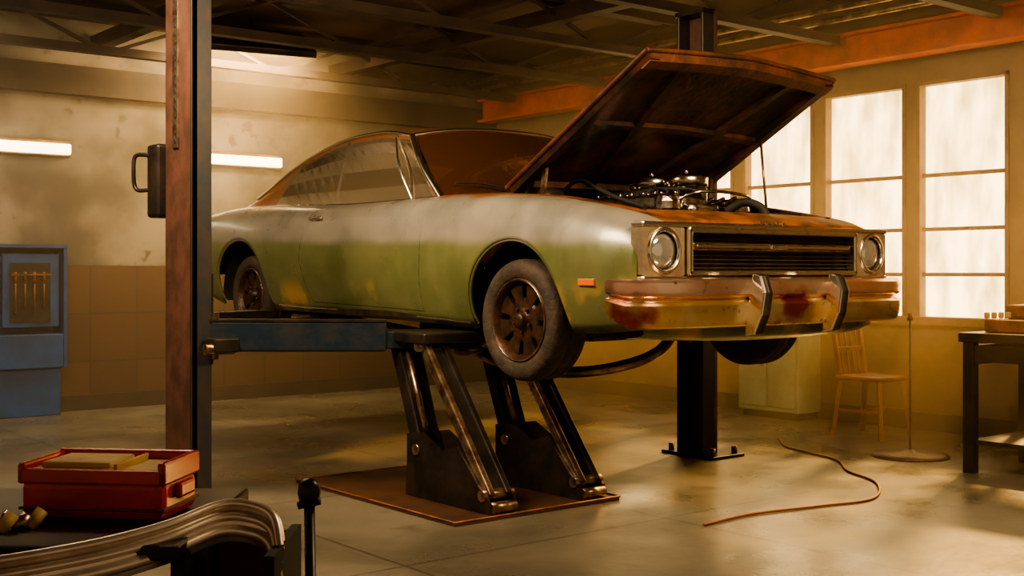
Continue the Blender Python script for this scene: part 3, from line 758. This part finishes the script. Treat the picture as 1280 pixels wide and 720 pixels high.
# ------------------------------------------------------------------ WORKBENCH
wb = empty('workbench', (1.6, 3.4, 0))
bx('top', (.78, 2.95, .82), (2.6, 3.75, .88), blackp, wb, .008)
for (a, b) in ((.84, 3.0), (2.52, 3.0), (.84, 3.68), (2.52, 3.68)): bx('leg', (a - .035, b - .035, 0), (a + .035, b + .035, .82), blackp, wb, .004)
bx('rail_end', (.82, 3.0, .68), (.86, 3.68, .80), blackp, wb); bx('rail_front', (.84, 2.98, .70), (2.52, 3.02, .80), blackp, wb); bx('shelf', (.84, 3.0, .18), (2.52, 3.68, .21), blackp, wb)
tbx = empty('red_parts_bin', (1.0, 3.3, .88))
bx('bin', (.86, 3.12, .881), (1.16, 3.52, .96), rust, tbx, .01); bx('bin_back', (.90, 3.30, .96), (1.12, 3.50, 1.05), rust, tbx, .02)
for k in range(7): box('part_%d' % k, (.87 + .02 * k, 3.14 + k * .05, .985), (.03, .03, .04), cream, tbx, .008)

ch = empty('wooden_chair', (-.54, 3.97, 0))
cu, cv = -.54, 3.97
box('seat', (cu, cv, .45), (.40, .40, .035), wood, ch, .012)
for a in (-1, 1):
    beam('front_leg', (cu + .17, cv + a * .16, .44), (cu + .21, cv + a * .19, 0), .03, .03, wood, ch)
    beam('back_leg', (cu - .17, cv + a * .16, .44), (cu - .22, cv + a * .19, 0), .03, .03, wood, ch)
    beam('back_post', (cu - .17, cv + a * .16, .44), (cu - .24, cv + a * .17, .86), .03, .03, wood, ch)
    beam('side_stretcher', (cu + .19, cv + a * .175, .2), (cu - .195, cv + a * .175, .2), .02, .02, wood, ch)
box('back_top', (cu - .235, cv, .83), (.025, .40, .08), wood, ch, .01); box('back_mid', (cu - .21, cv, .66), (.02, .34, .04), wood, ch, .006)
for k in range(4): beam('spindle_%d' % k, (cu - .18, cv - .1 + k * .067, .46), (cu - .23, cv - .1 + k * .067, .80), .014, .014, wood, ch)
beam('stretcher', (cu, cv - .175, .2), (cu, cv + .175, .2), .02, .02, wood, ch)
st = C(2.72, 8.2, 0)
sd = empty('pedestal_stand', st)
lathe('base', [(0, .05), (.03, .05), (.05, .035), (.2, .03), (.25, .02), (.26, 0), (0, 0)], st, dkmetal, sd, 'Z')
cyl('pole', (st[0], st[1], .03), (st[0], st[1], .95), .007, dkmetal, sd); cyl('head', (st[0], st[1], .93), (st[0], st[1], .98), .02, rust, sd, r2=.012)
gc = empty('green_metal_locker', (-1.75, 4.4, 0))
bx('carcass', (-2.10, 4.25, .06), (-1.45, 4.56, .86), greenp, gc, .01); bx('plinth', (-2.07, 4.28, 0), (-1.48, 4.55, .06), blackp, gc)
bx('door', (-2.07, 4.235, .10), (-1.79, 4.25, .82), greenp, gc, .004); bx('door_b', (-1.76, 4.235, .10), (-1.48, 4.25, .82), greenp, gc, .004); bx('knob', (-1.83, 4.215, .45), (-1.81, 4.237, .53), steel, gc)
tube('air_hose', [(-.9, 3.3, .008), (-.549, 2.96, .008), (.0, 2.75, .008), (.34, 2.42, .008), (.703, 2.19, .008), (.983, 1.74, .008), (.924, 1.316, .008), (.84, .9, .008), (.86, .5, .008)], .007, hosem, None, n=14)

# ------------------------------------------------------------------ FOREGROUND CART
RZ = math.radians(51)
ct = empty('tool_cart', C(-1.0, 2.6, 0))
def cbox(name, X0, X1, Z0, Z1, z0, z1, m_, par, bev=0, rz=0):
    return box(name, C((X0 + X1) / 2, (Z0 + Z1) / 2, (z0 + z1) / 2), (X1 - X0, Z1 - Z0, z1 - z0), m_, par, bev, rz=RZ + rz)
cbox('top_tray', -1.55, -.64, 2.30, 2.92, .705, .735, blackp, ct, .006)
cbox('side_panel', -1.55, -1.53, 2.32, 2.90, .10, .705, blackp, ct)
cbox('mid_shelf', -1.53, -.62, 2.32, 2.90, .40, .42, blackp, ct)
cbox('low_shelf', -1.53, -.47, 2.32, 2.90, .10, .13, blackp, ct)
cbox('divider', -.66, -.64, 2.32, 2.90, .12, .705, blackp, ct)
cbox('side_bin_back', -.64, -.48, 2.60, 2.62, .12, .70, seatm, ct); cbox('side_bin_side', -.48, -.46, 2.32, 2.62, .12, .71, black, ct)
cbox('side_bin_floor', -.64, -.48, 2.34, 2.60, .45, .47, seatm, ct)
for X in (-1.5, -.52):
    for Z in (2.36, 2.86):
        p_ = C(X, Z, .05); a_ = C(X - .02, Z, .05); b_ = C(X + .02, Z, .05); cyl('caster', a_, b_, .05, blackp, ct); cyl('caster_stem', (p_[0], p_[1], .05), (p_[0], p_[1], .11), .015, steel, ct)
rb = empty('red_tool_tray', C(-.87, 2.62, .735))
rr = -.12
def rbx(name, x0, x1, y0, y1, z0, z1, m_, bev=.006):
    k_ = .86
    c = Vector(((x0 + x1) / 2 * k_, (y0 + y1) / 2 * k_, 0)); c.rotate(Matrix.Rotation(RZ + rr, 3, 'Z')); o = C(-.875, 2.62, .736)
    return box(name, (o[0] + c.x, o[1] + c.y, o[2] + (z0 + z1) / 2), ((x1 - x0) * k_, (y1 - y0) * k_, z1 - z0), m_, rb, bev, rz=RZ + rr)
rbx('body', -.185, .185, -.11, .11, 0, .085, redp, .018); rbx('rim_front', -.19, .19, -.115, -.095, .075, .108, redp); rbx('rim_back', -.19, .19, .095, .115, .075, .125, redp)
rbx('rim_side_a', -.19, -.17, -.115, .115, .075, .12, redp); rbx('rim_side_b', .17, .19, -.115, .115, .075, .125, redp); rbx('liner', -.17, .17, -.095, .095, .085, .105, cream, .004)
rbx('divider', .05, .06, -.095, .095, .09, .118, cream, .002); rbx('cloth', -.15, .03, -.07, .08, .10, .118, cream, .006); rbx('end_handle', .185, .205, -.05, .05, .04, .075, redp, .008); rbx('lower_band', -.188, .188, -.113, .113, .020, .028, seatm, .003)
pb = empty('brass_fittings', C(-1.07, 2.45, .735))
for k in range(6):
    p_ = C(-1.10 + .022 * k, 2.42 + .02 * (k % 3), .736); q_ = C(-1.10 + .022 * k + .02, 2.44 + .02 * (k % 3), .76 + .008 * (k % 2))
    cyl('fitting_%d' % k, p_, q_, .014, cream if k % 2 else steel, pb, seg=10)
bl = empty('spare_chrome_bumper', C(-.7, 2.35, .74))
pa = cat([(-1.35, 2.12, .70), (-1.0, 2.17, .728), (-.80, 2.26, .745), (-.68, 2.36, .762), (-.60, 2.46, .782), (-.54, 2.48, .778), (-.49, 2.46, .758), (-.468, 2.42, .70)], 8)
for k, (dz, dy, rr_) in enumerate([(0, 0, .010), (-.024, -.016, .009), (-.050, -.028, .012), (-.008, .03, .008)]):
    tube('ridge_%d' % k, [C(p_.x, p_.y + dy, p_.z + dz) for p_ in pa], rr_, trimc, bl, n=1)
vs = []; fs = []
for p_ in pa:
    for dz, dy in ((.0, .03), (.0, 0), (-.022, -.015), (-.05, -.028), (-.075, -.015)): vs.append(C(p_.x, p_.y + dy, p_.z + dz))
for i in range(len(pa) - 1):
    for j in range(4): fs.append((i * 5 + j, (i + 1) * 5 + j, (i + 1) * 5 + j + 1, i * 5 + j + 1))
mesh('blade', vs, fs, trimc, bl, True)
bb = empty('breaker_bar', C(-.40, 2.5, .6))
cyl('shaft', C(-.375, 2.30, .0), C(-.412, 2.44, .79), .011, blackp, bb); lathe('ball', [(0, .03), (.014, .028), (.022, .016), (.024, 0), (.020, -.018), (.011, -.03)], C(-.413, 2.445, .81), blackp, bb, 'Z', seg=20)
cyl('cross_pin', C(-.435, 2.44, .785), C(-.39, 2.44, .795), .008, blackp, bb)

# ------------------------------------------------------------------ DUSTY AIR: thick along the sunlit window aisle and at the back of the hall
def haze(a, b, dens):
    vm = bpy.data.materials.new('dusty_air'); vm.use_nodes = True
    N = vm.node_tree.nodes; Lk = vm.node_tree.links
    for n_ in list(N): N.remove(n_)
    o_ = N.new('ShaderNodeOutputMaterial'); vsn = N.new('ShaderNodeVolumeScatter')
    vsn.inputs['Color'].default_value = (1, .76, .45, 1); vsn.inputs['Density'].default_value = dens; vsn.inputs['Anisotropy'].default_value = .25
    Lk.new(vsn.outputs[0], o_.inputs['Volume'])
    bx('dust_haze', a, b, vm)
haze((UB + .001, 2.45, .001), (7.4, VR - .001, CH - .001), .085)
haze((UB + .001, -6.9, .001), (-4.5, 2.449, CH - .001), .10)

# ------------------------------------------------------------------ WORLD
w = bpy.data.worlds.new('warm_air'); S.world = w; w.use_nodes = True
w.node_tree.nodes['Background'].inputs[0].default_value = (1, .68, .40, 1); w.node_tree.nodes['Background'].inputs[1].default_value = .32
